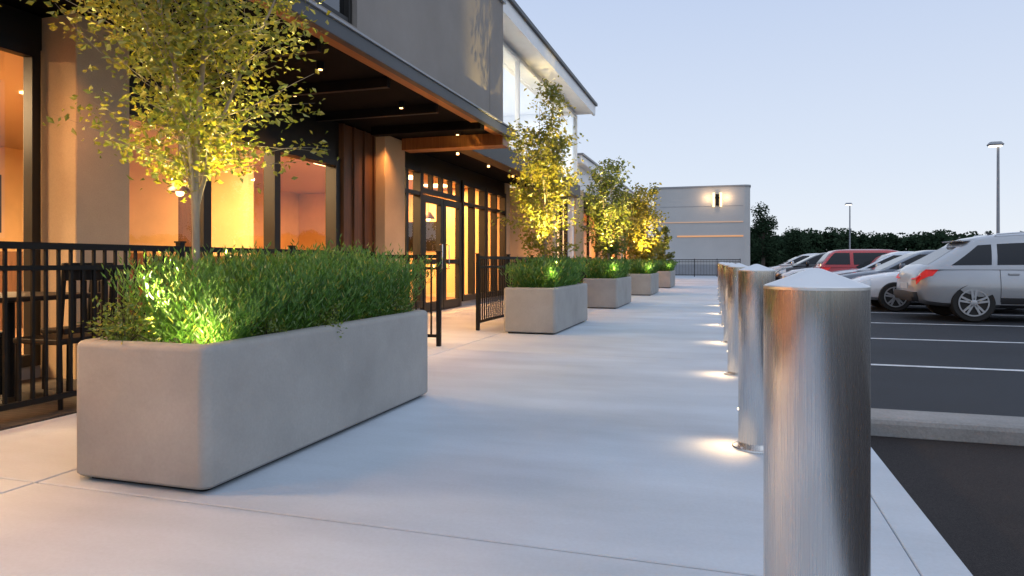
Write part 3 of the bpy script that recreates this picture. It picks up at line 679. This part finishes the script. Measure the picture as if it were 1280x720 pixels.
def car(spec, pm, label, loc, rotz, cladding=True, detail=True):
    t = thing('parked_car', label, 'car', loc, rotz, group='cars parked along the walkway')
    L = spec['L']; st = spec['st']; sh = L/2; wk = spec.get('warp', 0)
    def warp(p):
        if not wk or p[2] < 1.0: return p
        x = p[0]+sh
        if x > 2.3: return p
        return (p[0], p[1], p[2]-wk*((2.3-x)/1.5)**2*min(1,(p[2]-1.0)/.6))
    def ring_half(x):
        hw, zb, zt = interp(st, x); d = zt-zb
        return [(0,zb),(hw*.84,zb),(hw*.965,zb+.07),(hw,zb+d*.42),(hw*.992,zb+d*.62),(hw*.965,zb+d*.80),(hw*.93,zt-.035),(hw*.86,zt),(hw*.45,zt+.015),(0,zt+.022)]
    xs = []
    for a, b in zip(st, st[1:]):
        n = max(1, int((b[0]-a[0])/.2)); xs += [a[0]+(b[0]-a[0])*k/n for k in range(n)]
    xs.append(st[-1][0])
    rings = []
    for x in xs:
        h = ring_half(x); r = [(x-sh, y, z) for y, z in h]+[(x-sh, -y, z) for y, z in h[-2:0:-1]]; rings.append(r)
    body = MB().loft(rings).build('body', pm, t, local=True)
    cut = MB(); wr = spec['wr']; wid = max(s[1] for s in st)
    for wx in spec['wx']:
        for s in (-1,1): cut.lathe([(wr+.05, s*(wid-.30)),(wr+.05, s*(wid+.2))], 28, (wx-sh,0,wr), 'y')
    co_ = cut.build('cutter', liner)
    md = body.modifiers.new('b','BOOLEAN'); md.operation = 'DIFFERENCE'; md.object = co_; md.solver = 'EXACT'
    dg = bpy.context.evaluated_depsgraph_get(); me = bpy.data.meshes.new_from_object(body.evaluated_get(dg))
    body.modifiers.clear(); body.data = me
    if len(me.materials) < 2: me.materials.append(liner)
    me.polygons.foreach_set('use_smooth', [True]*len(me.polygons)); me.set_sharp_from_angle(angle=R(38))
    bpy.data.objects.remove(co_)
    gh = spec['gh']
    lev = []
    for z, xr, xf, hw, rc in gh: lev.append(rrect(xr-sh, xf-sh, -hw, hw, rc, z))
    if wk:
        lev2 = []
        for r in lev:
            o2 = []
            for i in range(len(r)):
                a, b = r[i], r[(i+1) % len(r)]; o2.append(a)
                if i % 6 == 5:
                    for k in range(1,8): f = k/8; o2.append(tuple(a[j]+(b[j]-a[j])*f for j in range(3)))
            lev2.append(o2)
        lev = lev2
    MB().loft(lev).map(warp).build('cabin', pm, t, local=True, smooth=50)
    def ghv(z): return interp([(g[0],)+tuple(g[1:]) for g in gh], z)
    z0, z1 = spec['z0'], spec['z1']; nz = 6
    def patch(name, fn, mat, nu, nv, parent=t, **k):
        m = MB(); vs = [fn(u/nu, v/nv) for v in range(nv+1) for u in range(nu+1)]
        fs = [(v*(nu+1)+u, v*(nu+1)+u+1, (v+1)*(nu+1)+u+1, (v+1)*(nu+1)+u) for v in range(nv) for u in range(nu)]
        return m.add(vs, fs).build(name, mat, parent, local=True, recalc=False, smooth=60)
    for s in (-1,1):
        for (a0,b0,a1,b1) in spec['sw']:
            def f(u, v):
                z = z0+(z1-z0)*v; xr, xf, hw, rc = ghv(z)
                aL = a0+(b0-a0)*v; aR = a1+(b1-a1)*v
                x = gh[0][1]+(gh[0][2]-gh[0][1])*(aL+(aR-aL)*u)
                x = min(max(x, xr+rc*.6), xf-rc*.5)
                return warp((x-sh, s*(hw+.006), z))
            patch('side_window', f, cglass, 8, nz)
    def fr(u, v):
        z = z0+.03+(z1-z0-.03)*v; xr, xf, hw, rc = ghv(z); return warp((xr-.006-sh, (u*2-1)*(hw-rc*.9), z))
    patch('rear_window', fr, cglass, 4, nz)
    def ff(u, v):
        z = z0-.02+(z1-z0+.04)*v; xr, xf, hw, rc = ghv(z); return (xf+.006-sh, (u*2-1)*(hw-rc*.9), z)
    patch('windscreen', ff, cglass, 4, nz)
    def bs(x, k, s, e=.007):
        h = ring_half(x); i = min(int(k), len(h)-2); f = k-i
        y = h[i][0]+(h[i+1][0]-h[i][0])*f; z = h[i][1]+(h[i+1][1]-h[i][1])*f
        return (x-sh, s*(y+e), z)
    for s in (-1,1):
        patch('taillight', lambda u, v: bs(.03+.40*u*(.6+.4*v), 4.4+1.4*v+.25*u, s, .012), redlens, 8, 3)
        patch('taillight', lambda u, v: (bs(.03+.06*v, 5, 1)[0]-.02, s*interp(st,.03+.06*v)[0]*(1.0-.42*u), interp(st,.05)[2]*(.91)+.085*v), redlens, 3, 3)
        fl = st[-1][0]
        patch('headlight', lambda u, v: bs(fl-.42+.36*u, 4.2+1.9*v, s, .008), clearlens, 6, 3)
        if cladding: patch('sill_trim', lambda u, v: bs(spec['wx'][0]+wr+.07+(spec['wx'][1]-spec['wx'][0]-2*wr-.14)*u, 1.2+1.3*v, s, .006), ctrim, 8, 3)
        for xx in (spec['wx'][0]+.42, (spec['wx'][0]+spec['wx'][1])/2+.1, spec['wx'][1]-.48):
            patch('door_seam', lambda u, v: bs(xx+.010*u, 2.2+4.4*v, s, .0025), ctrim, 1, 10)
        for xx in (spec['wx'][0]+.55, (spec['wx'][0]+spec['wx'][1])/2+.22):
            p = bs(xx, 5.1, s, .012); MB().box(p[0],p[0]+.17,p[1]-.014,p[1]+.014,p[2]-.016,p[2]+.016).build('door_handle', pm, t, local=True, bevel=.006)
        xm = gh[0][2]-.55; hwm = gh[0][3]
        MB().loft([rrect(xm-sh-.06,xm-sh+.05,min(s*(hwm-.02),s*(hwm+.2)),max(s*(hwm-.02),s*(hwm+.2)),.03,gh[0][0]+.06), rrect(xm-sh-.07,xm-sh+.07,min(s*(hwm),s*(hwm+.23)),max(s*(hwm),s*(hwm+.23)),.04,gh[0][0]+.13), rrect(xm-sh-.05,xm-sh+.04,min(s*(hwm+.02),s*(hwm+.2)),max(s*(hwm+.02),s*(hwm+.2)),.03,gh[0][0]+.21)]).build('mirror', pm, t, local=True, smooth=60)
        if spec['rails']:
            zr = 1.62; MB().tube([warp(p) for p in ((1.3-sh, s*.58, zr-.02),(1.4-sh,s*.58,zr+.04),(1.8-sh,s*.58,zr+.045),(2.15-sh,s*.58,zr+.045),(2.3-sh,s*.58,zr-.03))], .014, 8).build('roof_rail', chrome, t, local=True, smooth=60)
    zb0 = st[0][2]
    MB().loft([rrect(-sh-.02,-sh+.14,-.70,.70,.05,zb0-.10), rrect(-sh-.05,-sh+.14,-.76,.76,.06,zb0-.02), rrect(-sh-.03,-sh+.14,-.76,.76,.06,zb0+.08)]).build('rear_bumper', ctrim if cladding else pm, t, local=True, smooth=40)
    MB().box(-sh-.012,-sh+.02,-.26,.26,zb0+.13,zb0+.24).build('number_plate', platem, t, local=True, bevel=.003)
    zf = st[-1][2]
    MB().box(sh-.03,sh+.02,-.45,.45,zf+.03,zf+.20).build('grille', ctrim, t, local=True, bevel=.02)
    if spec['rails']:
        z = 1.60; MB().loft([rrect(.80-sh,1.2-sh,-.57,.57,.10,z-.02), rrect(.78-sh,1.24-sh,-.55,.55,.10,z+.010)]).map(warp).build('spoiler', pm, t, local=True, smooth=40)
        MB().tube([(-sh+1.5,0,1.62),(-sh+1.40,0,1.70)], [.03,.01], 6).build('antenna', ctrim, t, local=True)
    for wx in spec['wx']:
        for s in (-1,1):
            c = (wx-sh, s*(wid-.115), wr)
            hub = MB().lathe([(wr*.62, -.09*s),(wr*.62, .03*s)], 24, c, 'y').build('wheel', liner, t, local=True)
            MB().lathe([(wr*.68,-.1),(wr*.93,-.105),(wr,-.075),(wr,.075),(wr*.93,.105),(wr*.68,.1)], 36, c, 'y').build('tyre', rubber, hub, local=True, smooth=40)
            m = MB()
            y0, y1 = s*.102, s*.116
            ring = []
            for rr_, yy in ((wr*.69,s*.101),(wr*.69,y1),(wr*.63,y1),(wr*.62,s*.101)): ring.append((rr_,yy))
            n = 40
            vs = [(c[0]+rr_*math.cos(2*math.pi*k/n), c[1]+yy, c[2]+rr_*math.sin(2*math.pi*k/n)) for rr_,yy in ring for k in range(n)]
            m.add(vs, [(i*n+k, i*n+(k+1)%n, (i+1)*n+(k+1)%n, (i+1)*n+k) for i in range(3) for k in range(n)])
            m.lathe([(wr*.16, s*.101),(wr*.16, s*.118),(wr*.1, s*.123)], 16, c, 'y')
            for k in range(10):
                a = 2*math.pi*(k//2)/5 + .3 + (.17 if k % 2 else -.17)
                ca, sa = math.cos(a), math.sin(a); px, pz = -sa, ca
                vs = []
                for rr_, hw_ in ((wr*.12,.022),(wr*.64,.017)):
                    for yy in (s*.101, s*.117):
                        for e_ in (-1,1): vs.append((c[0]+ca*rr_+px*hw_*e_, c[1]+yy, c[2]+sa*rr_+pz*hw_*e_))
                m.add(vs, [(0,1,3,2),(4,6,7,5),(0,4,5,1),(2,3,7,6),(0,2,6,4),(1,5,7,3)])
            m.build('rim', alloy, hub, local=True, smooth=35)
    return t
Z = -.117
car(SUV, paint('silver', (.36,.37,.39), .6), 'large silver estate suv parked rear first at the right edge of the picture', (3.45+2.3,15.35,Z), 0)
def facing(spec, xn, y, nose): return ((xn+spec['L']/2, y, Z), R(180) if nose else 0)
row_ = [(SEDAN,'white',(.62,.63,.66),2.75,17.9,True,'white saloon car parked nose to the walkway beside the silver car'),
 (SEDAN,'slate',(.09,.11,.15),2.6,20.3,True,'dark slate saloon between two pale cars in the row'),
 (SEDAN,'pearl',(.50,.53,.58),2.5,22.6,True,'pale saloon parked just before the red hatchback'),
 (HATCH,'red',(.40,.018,.022),2.9,24.9,False,'red hatchback parked tail to the walkway in the row'),
 (SEDAN,'navy',(.03,.045,.08),2.3,27.2,True,'dark blue saloon just past the red hatchback'),
 (SEDAN,'white2',(.60,.62,.65),2.2,29.5,True,'small white saloon parked just past the dark blue saloon'),
 (HATCH,'black',(.02,.02,.025),2.1,31.9,True,'black hatchback in the far half of the row'),
 (SEDAN,'blue',(.25,.32,.42),2.0,34.1,True,'blue grey saloon in the far half of the row'),
 (HATCH,'white3',(.62,.62,.63),1.9,36.3,True,'white hatchback third from the far end of the parked row'),
 (SEDAN,'maroon',(.22,.02,.025),1.8,38.5,True,'maroon saloon second from the far end of the parked row'),
 (SEDAN,'grey',(.3,.31,.33),1.8,40.7,True,'farthest grey saloon at the end of the parked row')]
for spec, pn, pc, xn, y, nose, lab in row_:
    loc, rz = facing(spec, xn, y, nose); car(spec, paint(pn, pc, .15), lab, loc, rz)

# ------------------------------------------------------------ far trees
def far_tree(label, x, y, h, r, n, ls, seed, name='broadleaf_tree'):
    rd = random.Random(seed); t = thing(name, label, 'tree', (x,y,-.15)); P = []; A = []; m = MB()
    m.tube([(x,y,-.15),(x+.1,y,h*.35),(x,y+.1,h*.8)], [h*.03,h*.022,h*.006], 8)
    for j in range(26):
        z = rd.uniform(.2,.93)*h; a = rd.uniform(0,6.28); rr = r*(.35+.65*math.sin(math.pi*min(1,(z/h)*.95+.02)))*rd.uniform(.1,.75)
        c = Vector((x+math.cos(a)*rr, y+math.sin(a)*rr, z)); m.tube([(x,y,z*.7),c], [h*.009,h*.003], 5)
        cr = r*rd.uniform(.35,.55)
        for k in range(n//26):
            d = Vector((rd.gauss(0,1),rd.gauss(0,1),rd.gauss(0,.8))).normalized()*cr*rd.random()**.4; P.append(c+d); A.append((rd.gauss(0,1),rd.gauss(0,1),rd.gauss(0,.6)))
    m.build('trunk', darkbark, t, recalc=False)
    ln = ls*rng.uniform(.6,1.3,len(P)); leaf_obj('crown', P, A, ln, ln*.6, farleaf, t)
far_tree('taller dark tree just right of the grey end block', 4.0, 78, 7.2, 1.8, 5200, .24, 71)
far_tree('lower bushy tree right of the taller one behind the parked cars', 7.6, 82, 4.4, 2.2, 4200, .26, 72)
P = []; A = []; LN = []; rd = random.Random(5)
for i in range(260):
    x = -12+i*.62+rd.uniform(-.6,.6); y = 118+rd.uniform(-4,6)-.12*max(0,x-20)
    h = 5.5+.55*math.sin(x*.13)+.3*math.sin(x*.41+1)+rd.uniform(-.3,.3)+.008*x; r = rd.uniform(1.8,2.8)
    for k in range(290):
        core = k < 110
        z = rd.random()**(.7 if core else .85)*h*(.86 if core else 1); rr = r*math.sqrt(max(.04,1-(z/h)**3))*(.75 if core else 1)
        a = rd.uniform(0,6.28); q = rd.random()**.4
        P.append((x+math.cos(a)*rr*q, y+math.sin(a)*rr*q, z-.1)); A.append((rd.gauss(0,1),rd.gauss(0,1),rd.gauss(0,.6))); LN.append((1.0 if core else .42)*rd.uniform(.6,1.3))
LN = np.array(LN); o = leaf_obj('far_treeline', P, A, LN, LN*.8, farleaf)
tag(o, 'dark far tree line along the horizon beyond the parking lot', 'trees', kind='stuff')
struct('verge', MB().quad((-40,111,-.11),(160,111,-.11),(160,140,-.11),(-40,140,-.11)), grassm)
